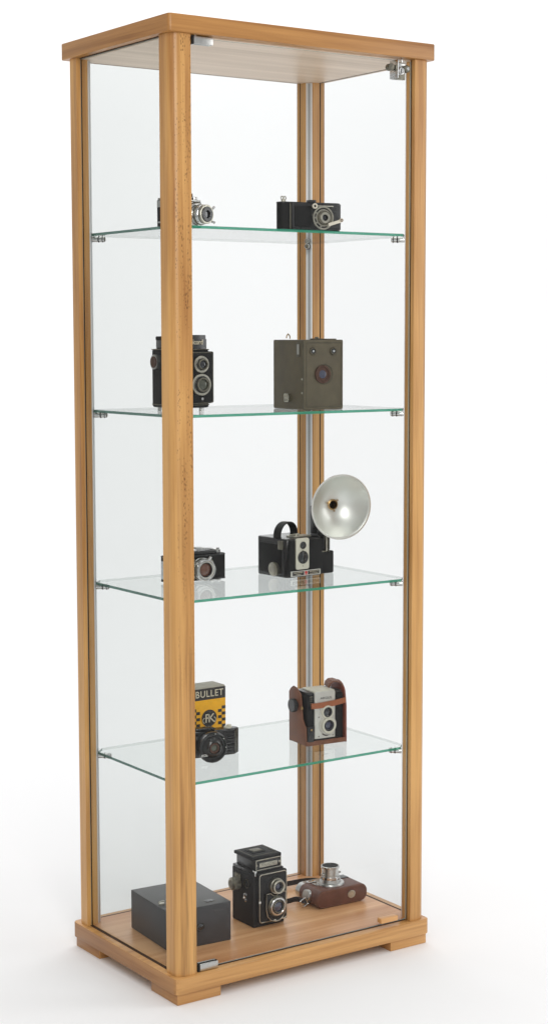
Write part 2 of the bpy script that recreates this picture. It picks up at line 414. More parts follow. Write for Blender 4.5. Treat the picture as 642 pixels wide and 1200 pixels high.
# posts: square section, outer corner rounded, inner corner chamfered, slots for the glass
def post_outline():
    s, r, c = S_, R_, C_; g0, g1, gd = .0095, .0125, .004
    p = []
    for k in range(9):
        a = PI+PI/2*k/8; p.append((r+r*math.cos(a), r+r*math.sin(a)))
    p += [(s, 0), (s, g0), (s-gd, g0), (s-gd, g1), (s, g1), (s, s-c), (s-c, s), (g1, s), (g1, s-gd), (g0, s-gd), (g0, s), (0, s)]
    return p
PO = post_outline()
for name, fx, fy, mt in (('FL', 1, 1, 'post_fleck'), ('FR', -1, 1, 'post'), ('BL', 1, -1, 'post'), ('BR', -1, -1, 'post')):
    ox = A_ if fx > 0 else W-A_; oy = A_ if fy > 0 else D-A_
    if name == 'BL': oy -= .005; ox += .001
    if name == 'FL': ox += .0012
    sh = {'BL': .0045, 'FR': .002, 'FL': .0008}.get(name, 0)       # slimmer section on these two
    q_ = lambda u: u-sh if u > .0127 else u
    b = MB(); pts = [(ox+fx*q_(u), oy+fy*q_(v)) for u, v in PO]
    b.prism(pts, ZB1+.0003, ZT-.0003, M['post'], 2)
    # slots are dark
    b.bm.normal_update(); gi = b._mi(M['gap']); fi = b._mi(M[mt])
    for f in b.bm.faces:
        c = f.calc_center_median(); u, v = fx*(c.x-ox), fy*(c.y-oy)
        if f.normal.y < -.85: f.material_index = fi
        if abs(f.normal.z) < .5 and ((.0094 < u < .0126 and v > S_-.0047-sh) or (.0094 < v < .0126 and u > S_-.0047-sh)): f.material_index = gi
    po = cbuild(b, 'post', smooth=True, angle=25)
    # aluminium shelf strip on the inner chamfer
    b = MB(); m = (S_-C_/2-sh); cx, cy = ox+fx*m, oy+fy*m
    T = Matrix.Translation((cx, cy, 0)) @ Matrix.Rotation(math.atan2(fy, fx)-PI/2, 4, 'Z')   # local +y points inward
    hw = .0068
    b.box(-hw, hw, -.002, .0007, ZB1+.001, ZT-.003, M['alu'], T=T)
    b.box(-hw, -hw*.42, .0006, .0016, ZB1+.001, ZT-.003, M['alu'], bev=.0005, T=T)
    b.box(hw*.42, hw, .0006, .0016, ZB1+.001, ZT-.003, M['alu'], bev=.0005, T=T)
    b.box(-hw*.36, hw*.36, .0008, .0010, ZB1+.002, ZT-.004, M['alu_dark'], T=T)
    st = cbuild(b, 'shelf_channel', po)
    for zi, z in enumerate((1.4331, 1.0908, .7496, .4069)):
        zc = z-.0025-.0058
        b = MB(); b.ring((0, .0240, zc), (0, 1, 0), .0060, .0042, .0014, M['rubber'], 24, T); b.lathe([(.0043, 0), (.0043, .0006), (.0022, .0008), (0, .0008)], (0, .0284, zc), (0, 1, 0), M['agedmetal'], 24, T)
        b.lathe([(.0052, 0), (.0055, .001), (.0055, .0125), (.0046, .0128), (.0046, .0146), (.0055, .0149), (.0055, .0245), (.0048, .0252)], (0, .003, zc), (0, 1, 0), M['chrome'], 24, T)
        b.ring((0, .0157, zc), (0, 1, 0), .0060, .0047, .0019, M['rubber'], 24, T)
        cbuild(b, 'shelf_pin', po)

# panes
def pane(name, x0, x1, y0, y1, z0, z1, thin):
    b = MB(); b.box(x0, x1, y0, y1, z0, z1, M['side_pane'] if x0 < .1 and thin == 0 else M['pane'])
    b.bm.normal_update(); ei = b._mi(M['pane_edge'])
    for f in b.bm.faces:
        if abs(f.normal[thin]) < .5: f.material_index = ei
    return cbuild(b, name, smooth=False)
g = .002
pane('side_glass', GO-g, GO+g, A_+S_-.003, D-A_-S_+.0015, ZB1-.001, ZT-.0025, 0)
pane('side_glass', W-GO-g, W-GO+g, A_+S_-.003, D-A_-S_+.003, ZB1-.001, ZT-.0025, 0)
pane('back_glass', A_+S_-.001, W-A_-S_+.003, D-GO-g, D-GO+g, ZB1-.001, ZT-.0025, 1)
door = pane('glass_door', A_+S_+.0015, W-A_-S_-.0015, GO-g, GO+g, ZB1+.005, ZT-.0045, 1)
door['label'] = 'frameless glass door in the front of the cabinet'
# pivot hinges
for z0, z1 in ((ZB1+.0015, ZB1+.0150), (ZT-.0158, ZT-.0025)):
    b = MB(); x0, x1 = .0585, .0985
    b.box(x0, x1, GO-.0075, GO-.0027, z0, z1, M['satin'], bev=.0008)
    b.box(x0, x1, GO+.0027, GO+.0065, z0, z1, M['satin'], bev=.0008)
    b.box(x0-.0035, x0, GO-.006, GO+.006, z0-.0005, z1+.001, M['rubber'])
    b.box(x0, x1, GO-.0026, GO-.0021, z0, z1+.0012, M['rubber'])
    b.cyl((x0+.006, GO, z0-.0013 if z0 < 1 else z1-.001), (0, 0, 1), .003, .004, M['chrome'], 16)
    cbuild(b, 'hinge', door)
# lock, top right of the door: a chrome clamp with a key cylinder
b = MB(); lx = .5125; lz = ZT-.020
b.box(lx-.001, lx+.0015, GO-.016, GO+.009, lz-.020, lz+.015, M['chrome'], bev=.0008)
b.box(lx-.001, lx+.027, GO-.0045, GO-.0023, lz-.021, lz+.012, M['agedmetal'], bev=.0009)
b.box(lx-.001, lx+.027, GO+.0023, GO+.0045, lz-.021, lz+.012, M['satin'], bev=.0008)
b.box(lx+.004, lx+.024, GO-.008, GO-.0045, lz+.002, lz+.010, M['satin'], bev=.0008)
b.lathe([(.0078, 0), (.0078, .007), (.0066, .010), (.0058, .0102), (.0056, .009), (0, .009)], (lx+.010, GO-.0045, lz-.006), (0, -1, 0), M['chrome'], 32)
b.box(lx+.0094, lx+.0106, GO-.0142, GO-.0136, lz-.010, lz-.002, M['rubber'])
b.lathe([(.0062, 0), (.0072, .002), (.0072, .010), (.0055, .012), (0, .012)], (lx+.024, GO-.004, lz-.001), (0, -1, 0), M['agedmetal'], 8)
b.lathe([(.003, 0), (.003, .001), (0, .001)], (lx+.024, GO-.0161, lz-.001), (0, -1, 0), M['chrome'], 16)
b.lathe([(.006, 0), (.0068, .002), (.0068, .012), (0, .013)], (lx-.0095, GO+.004, lz+.001), (0, -1, 0), M['agedmetal'], 20)
b.cyl((lx+.022, GO, lz+.012), (0, 0, 1), .0022, .0075, M['chrome'], 14)
cbuild(b, 'lock', door)
# small wooden handle fixed to the front of the door
b = MB(); b.box(.4806, .5226, .0012, GO-.0021, .0636, .0736, M['block'], bev=.0010)
cbuild(b, 'handle', door)
# shelves
SH = [1.4331, 1.0908, .7496, .4069]; ST = .0026
for z in SH:
    i = .0335; c = .0195; cb = .022
    x0, x1, y0, y1 = i, W-i, i, D-i
    pts = [(x0+c, y0), (x1-c, y0), (x1, y0+c), (x1, y1-c), (x1-c, y1), (x0+cb, y1), (x0, y1-cb), (x0, y0+c)]
    b = MB(); b.prism(pts, z-ST, z+ST, M['shelf'], 2)
    b.bm.normal_update(); e1 = b._mi(M['shelf_edge']); e2 = b._mi(M['shelf_edge_side']); e3 = b._mi(M['shelf_edge_back'])
    for f in b.bm.faces:
        if abs(f.normal.z) < .5: f.material_index = e1 if f.normal.y < -.9 else e2 if f.normal.x < -.5 or f.normal.y < -.5 else e3
    cbuild(b, 'glass_shelf', smooth=False)
TOPZ = [z+ST+.0003 for z in SH]
FLOOR = ZB1+.0021

# ------------------------------------------------------------------ shared camera pieces
def stepped(b, x, y, z, steps, T=None, ax=(0, -1, 0), seg=40):
    """steps: (outer radius, inner radius, from, to, mat) rings, all measured forward from y"""
    for ro, ri, a, c, m in steps:
        c0 = Vector((x, y, z))+Vector(ax)*a
        if ri <= 0: b.lathe([(ro, 0), (ro, (c-a)*.6), (ro*.6, c-a), (0, (c-a)*1.15)], c0, ax, m, seg, T)
        else:
            h = c-a; e = min(.0006, (ro-ri)*.3)
            b.lathe([(ri, 0), (ro, 0), (ro, h-e), (ro-e, h), (ri+e, h), (ri, h-e), (ri, 0)], c0, ax, m, seg, T, cap=False)

def knurled(b, c, ax, r, h, m, n=28, T=None):
    t = bmesh.new(); ax = Vector(ax).normalized(); q = Vector((0, 0, 1)).rotation_difference(ax)
    lo, hi = [], []
    for k in range(n*2):
        a = PI*k/n; rr = r if k % 2 else r*.93
        lo.append(t.verts.new(Vector(c)+q @ Vector((rr*math.cos(a), rr*math.sin(a), 0))))
        hi.append(t.verts.new(Vector(c)+q @ Vector((rr*math.cos(a), rr*math.sin(a), h))))
    t.faces.new(lo[::-1]); t.faces.new(hi); N_ = 2*n
    for k in range(N_): t.faces.new([lo[k], lo[(k+1) % N_], hi[(k+1) % N_], hi[k]])
    b._fin(t, m, T)

# ------------------------------------------------------------------ A1: chromed folding camera, top shelf left
def cam_a1():
    w, d, h = .098, .028, .050
    r = corner_root('folding_camera', 'small folding camera with chrome lens barrel behind the front post on the top shelf', 'camera', .098, .166, TOPZ[0], w, d, 14)
    b = MB(); b.prism(rrect(w, d, .012), .0, h, M['leatherette'], 2, bev=.001)
    b.build('body', r)
    b = MB(); b.prism(rrect(w-.002, d-.002, .011), h, h+.004, M['satin'], 2, bev=.0012); b.prism(rrect(w+.001, d+.001, .0125), .006, .009, M['satin'], 2)
    b.prism(rrect(w+.001, d+.001, .0125), h-.014, h-.001, M['satin'], 2, bev=.0005)
    b.build('top_plate', r)
    b = MB(); b.box(-.022, .030, -d/2-.004, -d/2+.002, .002, h-.003, M['black'], bev=.001)
    for k in range(5):
        e = .0005*k*2; b.box(-.018+e, .026-e, -d/2-.006-.004*k, -d/2-.0035-.004*k, .005+e, h-.007-e, M['bakelite'], bev=.0006)
    b.build('bellows', r)
    L = MB(); y = -d/2-.020; z = .0225
    stepped(L, .006, y, z, [(.0205, .010, 0, .006, M['satin']), (.0165, .008, .006, .011, M['chrome']), (.0185, .008, .011, .015, M['agedmetal']), (.0175, .008, .015, .022, M['chrome']),
                            (.0160, .008, .022, .0245, M['agedmetal']), (.0170, .0085, .0245, .029, M['nickel']), (.0135, .0065, .029, .031, M['black']), (.0085, 0, .0255, .0275, M['lens'])])
    L.cyl((.006+.016, y-.026, z+.010), (.6, -.3, .6), .0022, .006, M['chrome'], 12); L.cyl((.006+.015, y-.026, z-.012), (.8, -.3, -.3), .0022, .006, M['chrome'], 12)
    L.build('lens', r)
    F = MB()
    T = Matrix.Translation((.004, -.004, h+.0085)) @ Matrix.Rotation(math.radians(-9), 4, 'Y')
    F.prism(rrect(.044, .014, .004), -.0045, .0055, M['chrome'], 2, bev=.001, T=T)
    F.box(.006, .019, -.0078, -.0066, -.0025, .004, M['black'], bev=.0006, T=T); F.box(-.018, -.008, -.0078, -.0066, -.0025, .004, M['black'], bev=.0006, T=T)
    F.cyl((.034, -.004, h+.004), (0, 0, 1), .006, .006, M['chrome'], 24, bev=.0008)
    F.cyl((-.036, -.002, h+.004), (0, 0, 1), .007, .005, M['satin'], 24, bev=.0008)
    F.cyl((.022, -.012, h-.004), (.3, -1, .1), .0028, .012, M['agedmetal'], 12)
    F.build('viewfinder', r)
cam_a1()

# ------------------------------------------------------------------ A2: black folding camera with open front
def cam_a2():
    w, d, h = .122, .024, .0500
    r = corner_root('folding_camera', 'flat black folding camera with brass trimmed lens and pale lever on the top shelf', 'camera', .276, .075, TOPZ[0], w, d, -8)
    b = MB(); b.prism(rrect(w, d, .0115), 0, h, M['leatherette'], 2, bev=.0008)
    for zz in (.0, h-.0022): b.prism(rrect(w+.001, d+.001, .0118), zz, zz+.0022, M['black'], 2, bev=.0004)
    b.build('body', r)
    b = MB(); b.box(-w/2+.021, w/2-.004, -d/2-.004, -d/2+.003, .002, h-.002, M['black'], bev=.0012)
    b.box(-w/2+.026, -.002, -d/2-.0052, -d/2-.0036, .006, h-.007, M['leatherette'], bev=.0012)
    b.tube([(-w/2+.019, -d/2-.001, .002), (-w/2+.019, -d/2-.001, h-.002)], .0012, M['agedmetal'])
    b.build('front_door', r)
    # lens standard
    L = MB(); x, y, z = .020, -d/2-.005, .0225
    stepped(L, x, y, z, [(.0205, .0175, 0, .003, M['nickel']), (.0178, .004, 0, .002, M['black']), (.0150, .0125, .002, .0045, M['nickel']), (.0125, .0060, .002, .0085, M['agedmetal']),
                         (.0095, .0055, .0085, .0105, M['nickel']), (.0060, 0, .004, .007, M['lens'])])
    for a in (150, 180, 212, 250, 300, 330):
        ca, sa = math.cos(math.radians(a)), math.sin(math.radians(a))
        L.cyl((x+.0163*ca, y-.002, z+.0163*sa), (0, -1, 0), .0016, .002, M['nickel'], 12)
    L.box(x-.012, x+.020, y-.003, y, z+.0195, z+.0215, M['nickel'], bev=.0004)
    L.build('lens', r)
    b = MB(); b.ring((x-.0175, y-.001, z+.0205), (0, -1, 0), .0048, .0027, .004, M['ivory'], 24)
    b.box(x-.0265, x-.0135, y-.001, y+.012, h-.001, h+.004, M['black'], bev=.0006)
    b.build('finder', r)
    b = MB(); T = Matrix.Translation((x+.017, y-.013, z-.009)) @ Matrix.Rotation(math.radians(-17), 4, 'Y')
    b.box(-.013, .013, -.001, .001, -.0028, .0028, M['ivory'], bev=.0009, T=T); b.cyl((.0135, .001, .001), (0, -1, 0), .0036, .003, M['ivory'], 20, T=T)
    b.ring((.0135, -.002, .001), (0, -1, 0), .0026, .0014, .0006, M['rust'], 16, T=T)
    b.box(-.009, -.006, .001, .008, -.0015, .0015, M['nickel'], T=T)
    b.build('shutter_lever', r)
    b = MB(); kx = -w/2+.012
    b.cyl((kx, 0, h), (0, 0, 1), .0042, .003, M['nickel'], 20)
    T = Matrix.Translation((kx, 0, h+.0035)) @ Matrix.Rotation(.2, 4, 'Z')
    for s in (-1, 1):
        b.tube([(s*(.0030+.0026*math.cos(q)), 0, .0035+.0030*math.sin(q)) for q in [2*PI*k/14 for k in range(14)]], .0010, M['nickel'], 8, True, T)
    b.box(-.0012, .0012, -.001, .001, -.001, .004, M['nickel'], T=T)
    b.build('winding_key', r)
cam_a2()

# ------------------------------------------------------------------ B1: twin lens reflex with lettered hood
def cam_b1():
    w, d, h = .068, .074, .100
    r = corner_root('twin_lens_camera', 'black twin lens reflex camera standing behind the front post on the second shelf', 'camera', .096, .146, TOPZ[1], w, d, -1)
    b = MB(); b.box(-w/2, w/2, -d/2, d/2, .006, h, M['leatherette'], bev=.004, seg=3)
    for sx in (-1, 1):
        for sy in (-1, 1): b.cyl((sx*(w/2-.010), sy*(d/2-.010), 0), (0, 0, 1), .004, .007, M['chrome'], 16)
    b.build('body', r)
    b = MB(); 
    pr = rrect(w+.001, d+.001, .004)
    for zz in (.011, h-.001):
        b = MB(); b.tube([(x_, y_, zz) for x_, y_ in pr], .0008, M['agedmetal'], 6, True); b.build('trim', r)
    b = MB(); b.box(-w/2+.004, w/2-.001, -d/2+.006, d/2-.008, h, h+.016, M['black'], bev=.0015)
    b.prism([(-d/2+.0015, h), (-d/2+.008, h), (-d/2+.009, h+.022), (-d/2+.005, h+.022)], -w/2+.006, w/2-.004, M['black'], 0, bev=.0006)
    b.box(-w/2+.006, w/2-.004, -d/2+.008, -d/2+.040, h+.016, h+.022, M['black'], bev=.0015)
    b.box(-w/2+.002, -w/2+.026, -d/2+.040, d/2-.010, h+.014, h+.020, M['leatherette'], bev=.0015)
    hd = b.build('focusing_hood', r)
    b = MB(); b.text('Rolleicord', .0118, M['print'], front_T(.0035, -d/2+.0020, h+.0105), depth=.0007, space=1.0, xs=.80)
    b.build('lettering', hd)
    b = MB(); b.box(-w/2+.004, w/2+.002, -d/2-.012, -d/2+.001, .014, h-.004, M['leatherette'], bev=.003, seg=3)
    b.tube(outline_tube(rrect(w-.004, h-.02, .006, .002, .054), -d/2-.0115), .0006, M['agedmetal'], 6, True)
    b.build('lens_board', r)
    for z, rr, lm in ((.0755, .0125, 'lens'), (.0435, .0165, 'lens_green')):
        L = MB(); stepped(L, .0100, -d/2-.012, z, [(rr+.0015, rr-.003, 0, .004, M['nickel']), (rr-.0025, rr*.5, 0, .007, M['black']), (rr*.72, rr*.55, .007, .010, M['agedmetal']), (rr*.58, 0, .005, .0075, M[lm])])
        L.build('lens', r)
    b = MB(); b.cyl((.0110, -d/2-.012, .021), (0, -1, 0), .0022, .004, M['chrome'], 12); b.build('lever', r)
    b = MB(); knurled(b, (-w/2, .010, .079), (-1, 0, 0), .0125, .011, M['satin']); b.cyl((-w/2-.011, .010, .079), (-1, 0, 0), .0095, .0012, M['rust'], 28)
    b.build('focus_knob', r)
    b = MB(); b.cyl((-w/2, -.026, .061), (-1, 0, 0), .003, .004, M['chrome'], 14); b.build('stud', r)
cam_b1()

# ------------------------------------------------------------------ B2: olive box camera
def cam_b2():
    w, d, h = .0795, .098, .1165
    r = corner_root('box_camera', 'olive green box camera with a round brown ringed lens on the second shelf', 'camera', .3665, .110, TOPZ[1], w, d, -3.5)
    b = MB(); b.box(-w/2, w/2, -d/2, d/2, 0, h, M['olive'], bev=.0022, seg=3); b.build('body', r)
    yF = -d/2
    b = MB(); b.tube([( -w/2-.0002, yF-.0002, .002), (-w/2-.0002, yF-.0002, h-.002)], .0013, M['olive_dark'], 8)
    b.tube(outline_tube(rrect(w-.010, h-.010, .003, .001, h/2), yF-.0002), .0007, M['olive_dark'], 6, True)
    b.build('front_trim', r)
    for fx in (.235, .745):
        L = MB(); x = -w/2+w*fx; stepped(L, x, yF, .0975, [(.0068, .0042, 0, .0022, M['olive_dark']), (.0042, 0, 0, .0010, M['lens'])])
        L.cyl((x, yF-.0011, .0975), (0, -1, 0), .0018, .0008, M['mirror'], 14); L.build('finder_window', r)
    L = MB(); x = -w/2+w*.47; L.ring((x+.004, yF, .059), (0, -1, 0), .0172, .0160, .0007, M['olive_dark'], 48)
    stepped(L, x, yF, .059, [(.0152, .0115, 0, .0032, M['rust']), (.0118, .0070, 0, .0018, M['rust']), (.0078, 0, 0, .0014, M['lens_blue'])]); L.build('lens', r)
    b = MB(); b.box(-w/2-.0008, -w/2+.001, yF+.009, yF+.022, .088, .112, M['olive_dark'], bev=.0004); b.box(-w/2-.0014, -w/2+.001, yF+.013, yF+.0185, .092, .109, M['window'], bev=.0004); b.build('side_window', r)
    b = MB(); K = (-w/2, yF+.044, .0195)
    b.cyl(K, (-1, 0, 0), .0065, .003, M['olive_dark'], 24); b.cyl((K[0]-.003, K[1], K[2]), (-1, 0, 0), .003, .004, M['nickel'], 16)
    for k in range(4):
        a = PI/4+PI/2*k; b.tube([(K[0]-.007, K[1]+.0040*math.cos(a)+.0034*math.cos(q), K[2]+.0040*math.sin(a)+.0034*math.sin(q)) for q in [2*PI*j/12 for j in range(12)]], .0012, M['nickel'], 8, True)
    b.build('winding_key', r)
    for z in (.028, .051):
        b = MB(); b.lathe([(.0018, 0), (.0014, .001), (0, .0014)], (-w/2, yF+.004, z), (-1, 0, 0), M['nickel'], 12); b.build('stud', r)
    b = MB(); b.tube([(-w/2+.020+.0035*math.cos(q), .032, h+.003+.006*math.sin(q)) for q in [PI*k/10-.2 for k in range(12)]], .0010, M['brass'], 8)
    b.tube([(-w/2+.020-.002, .032, h+.007), (-w/2+.0205, .033, h+.0105)], .0008, M['brass'], 8)
    b.build('handle_loop', r)
    b = MB(); b.box(-.012, .006, yF+.012, yF+.024, h, h+.0022, M['olive_dark'], bev=.0008); b.cyl((-.002, yF+.018, h+.002), (0, 0, 1), .0035, .0028, M['agedmetal'], 18, bev=.0006)
    b.build('shutter_catch', r)
    b = MB(); b.box(.014, .034, yF+.012, yF+.030, h, h+.0018, M['olive'], bev=.0008); b.build('top_window', r)
cam_b2()

# ------------------------------------------------------------------ C1: compact 35 mm camera behind post
def cam_c1():
    w, d, h = .113, .030, .0500
    r = corner_root('compact_camera', 'black compact camera with silver ringed amber lens beside the front post on the third shelf', 'camera', .141, .200, TOPZ[2], w, d, -1)
    b = MB(); b.prism(rrect(w, d, .006), .003, h+.001, M['leatherette'], 2, bev=.0008)
    for zz in (.003, h-.002): b.prism(rrect(w+.0008, d+.0008, .0062), zz, zz+.0025, M['black'], 2, bev=.0004)
    for sx in (-1, 1): b.box(sx*.040-.006, sx*.040+.006, -.010, .010, 0, .003, M['chrome'], bev=.0005)
    b.cyl((.030, -d/2+.005, 0), (0, 0, 1), .0035, .003, M['chrome'], 14); b.cyl((.044, -d/2+.004, 0), (0, 0, 1), .0035, .003, M['chrome'], 14)
    b.build('body', r)
    b = MB(); b.box(-w/2-.0008, -w/2+.0012, -.009, .009, .008, h-.008, M['mirror'], bev=.0005); b.build('side_plate', r)
    b = MB(); b.prism(rrect(w*.80, d-.006, .004, -.004, 0), h+.001, h+.007, M['black'], 2, bev=.0008)
    T = Matrix.Translation((.024, 0, h+.010)) @ Matrix.Rotation(math.radians(4), 4, 'Y')
    b.box(-.022, .022, -.006, .006, -.0015, .0018, M['chrome'], bev=.0007, T=T); b.box(-.023, -.006, -.0075, .0075, .000, .0028, M['satin'], bev=.0007, T=T)
    b.cyl((.044, 0, h+.001), (0, 0, 1), .0085, .0065, M['satin'], 28, bev=.0008); knurled(b, (.044, 0, h+.0075), (0, 0, 1), .0065, .003, M['chrome'], 20)
    b.cyl((-.036, 0, h+.007), (0, 0, 1), .008, .005, M['satin'], 28, bev=.0008); b.cyl((.008, -.004, h+.007), (0, 0, 1), .003, .005, M['chrome'], 14)
    b.build('top_plate', r)
    b = MB(); b.prism(rrect(.064, h-.012, .010, -.002, h/2), -d/2-.003, -d/2+.001, M['agedmetal'], 1, bev=.0008)
    for dx, dz in ((-.020, .019), (-.026, .010), (-.028, -.001), (-.026, -.014), (-.014, .023)): b.cyl((dx, -d/2-.003, .026+dz*.8), (0, -1, 0), .0019, .003, M['chrome'], 12)
    b.build('shutter_plate', r)
    L = MB(); x, y, z = .0035, -d/2-.003, .0255
    stepped(L, x, y, z, [(.0195, .0165, 0, .005, M['chrome']), (.0168, .0150, 0, .010, M['agedmetal']), (.0180, .0155, .010, .018, M['satin']), (.0180, .0148, .018, .0205, M['chrome']), (.0152, .0128, .012, .019, M['silverplate']),
                         (.0131, .0112, .012, .018, M['lens']), (.0116, 0, .012, .0150, M['lens_amber'])])
    L.cyl((x+.0125, y-.006, z+.0145), (.5, -.2, .8), .0026, .007, M['chrome'], 14); L.build('lens', r)
cam_c1()

# ------------------------------------------------------------------ C2: bakelite box camera with flash
def cam_c2():
    w, d, h = .0700, .074, .0775
    r = corner_root('flash_camera', 'black moulded box camera with a carrying handle and a round silver flash reflector', 'camera', .3640, .158, TOPZ[2], w, d, 4)
    yF = -d/2
    b = MB(); b.prism(rrect(w, d, .007), 0, h, M['bakelite'], 2, bev=.0025, seg=3)
    b.build('body', r)
    b = MB(); b.prism([( -w/2-.001, .004), (w/2-.001, .003), (w/2-.003, h-.004), (-w/2+.004, h-.002)], yF-.0045, yF+.006, M['leatherette'], 1, bev=.0015)
    b.box(-w/2-.0012, -w/2+.001, yF+.012, d/2-.008, .008, h-.012, M['leatherette'], bev=.0008)
    b.build('front_panel', r)
    b = MB(); x0 = -.0215
    b.prism(rrect(.0255, .062, .004, x0+.013, .0475), yF-.0068, yF-.003, M['cream'], 1, bev=.0008); pl = b.build('faceplate', r)
    for z, rr, nm in ((.0645, .0056, 'finder_window'), (.0405, .0098, 'lens')):
        L = MB(); stepped(L, x0+.013, yF-.0065, z, [(rr, rr*.72, 0, .0022, M['black']), (rr*.74, 0, 0, .0016, M['lens'])], seg=36); L.build(nm, pl)
    for z in (.0232, .0535):
        b = MB(); b.lathe([(.0011, 0), (0, .0006)], (x0+.013, yF-.0068, z), (0, -1, 0), M['agedmetal'], 10); b.build('screw', pl)
    b = MB(); cx = -.0020
    b.box(cx-.0290, cx+.0290, yF-.0062, yF-.004, .0035, .0140, M['silverplate'], bev=.0006)
    for s in (-1, 1): b.box(cx+s*.0152-.0112, cx+s*.0152+.0112, yF-.0066, yF-.006, .0050, .0126, M['black'])
    b.box(cx-.0035, cx+.0035, yF-.0068, yF-.006, .0048, .0128, M['silverplate']); b.lathe([(.0028, 0), (0, .0004)], (cx, yF-.0068, .0098), (0, -1, 0), M['red'], 16)
    b.box(cx-.0025, cx+.0025, yF-.0070, yF-.0064, .0052, .0068, M['red'])
    for s, t1, t2 in ((-1, 'BROWNIE', 'CAMERA'), (1, 'HAWKEYE', 'FLASH MODEL')):
        b.text(t1, .0036, M['print'], front_T(cx+s*.0152, yF-.0068, .0105), depth=.0001, space=1.1); b.text(t2, .0026, M['print'], front_T(cx+s*.0152, yF-.0068, .0068), depth=.0001)
    b.build('name_plate', r)
    b = MB(); b.box(-w/2-.0022, -w/2+.001, yF+.008, yF+.019, .0560, h-.004, M['agedmetal'], bev=.0006); b.build('side_lever', r)
    b = MB(); knurled(b, (-w/2, yF+.026, .0165), (-1, 0, 0), .0105, .0065, M['nickel'], 26); b.lathe([(.0078, 0), (.0085, .001), (.006, .0015), (.005, .0008), (0, .001)], (-w/2-.0064, yF+.026, .0165), (-1, 0, 0), M['nickel'], 28); b.build('winding_knob', r)
    # strap handle arched across the top
    pts = []
    for k in range(17):
        a = math.radians(200-(220)*k/16)
        pts.append((-.004+.006*k/16-.002, .004+(-.0235)*math.cos(a)*1.0, h+.007+.021*math.sin(a)))
    b = MB(); hp = [(-.010+.0245*math.cos(a_), -.004+.010*math.cos(a_), h+.0050+.0240*math.sin(a_)) for a_ in [math.radians(192-205*k/18) for k in range(19)]]
    b.strip(hp, (-.42, .9, 0), .012, .0024, M['leatherette'])
    b.build('handle', r)
    b = MB(); b.box(-.012, .022, yF+.010, yF+.030, h-.0005, h+.0028, M['nickel'], bev=.0008); b.cyl((.000, yF+.020, h+.0025), (0, 0, 1), .0045, .0035, M['nickel'], 20); b.tube([(-.014, yF+.018, h+.005), (.004, yF+.018, h+.006)], .0012, M['nickel'], 8); b.build('winder_plate', r)
    # battery case with reflector
    g = MB(); g.box(w/2-.001, w/2+.0300, yF+.006, yF+.030, 0, .0455, M['leatherette'], bev=.0028, seg=3)
    g.box(w/2+.0015, w/2+.0280, yF+.012, yF+.032, .045, .080, M['black'], bev=.003, seg=3)
    g.tube([(w/2-.0005, yF+.0065, .0455), (w/2+.014, yF+.0065, .0455)], .0009, M['nickel'], 8)
    g.box(w/2+.011, w/2+.0135, yF+.003, yF+.008, .046, .080, M['nickel'], bev=.0006); g.box(w/2+.0155, w/2+.0170, yF+.003, yF+.008, .044, .080, M['agedmetal'], bev=.0004)
    fl = g.build('flash_unit', r)
    g = MB(); g.lathe([(.0055, 0), (.0055, .0035), (.0035, .006), (0, .0065)], (w/2+.0295, yF+.020, .0290), (1, 0, 0), M['nickel'], 20); g.build('thumb_screw', fl)
    g = MB(); Rr = .0485; dp = .030; prof = []; n = 18
    ax = Matrix.Rotation(math.radians(-14), 4, 'Z') @ Vector((0, -1, .0)); ax = Vector((ax.x, ax.y, -.04)).normalized()
    for k in range(n+1):
        t_ = k/n; prof.append((.0075+(Rr-.0075)*t_, dp*(t_**1.9)))
    back = [(a+.0010, b_-.0016) for a, b_ in prof][::-1]
    full = prof+[(Rr+.0012, dp+.0004), (Rr+.0020, dp-.0006)]+back+[(.0075, -.0016)]+[prof[0]]
    C0 = Vector((w/2+.0315, yF+.012, .1375))
    g.lathe(full, C0, ax, M['reflector'], 72, cap=False)
    g.lathe([(Rr+.0001, dp-.0006), (Rr+.0022, dp-.0008), (Rr+.0022, dp+.0012), (Rr+.0001, dp+.0012), (Rr+.0001, dp-.0006)], C0, ax, M['rim'], 72, cap=False)
    rf = g.build('reflector', fl, angle=50)
    g = MB(); g.lathe([(.0085, -.030), (.0085, .0015), (.0066, .0024), (.0062, .0), (.0058, -.018), (0, -.018)], C0, ax, M['brass'], 28)
    g.lathe([(.0056, -.0175), (.0040, -.010), (0, -.0095)], C0, ax, M['rubber'], 20)
    for k in range(3):
        a = 2*PI*k/3+.5; q = Vector((0, 0, 1)).rotation_difference(ax); p = C0+q @ Vector((.0100*math.cos(a), .0100*math.sin(a), .0018))
        g.cyl(p, ax, .0013, .0012, M['brass'], 10)
    g.build('bulb_socket', rf)
    g = MB(); g.box(w/2+.004, w/2+.026, yF+.016, yF+.034, .078, .136, M['black'], bev=.002); g.build('bracket', fl)
cam_c2()

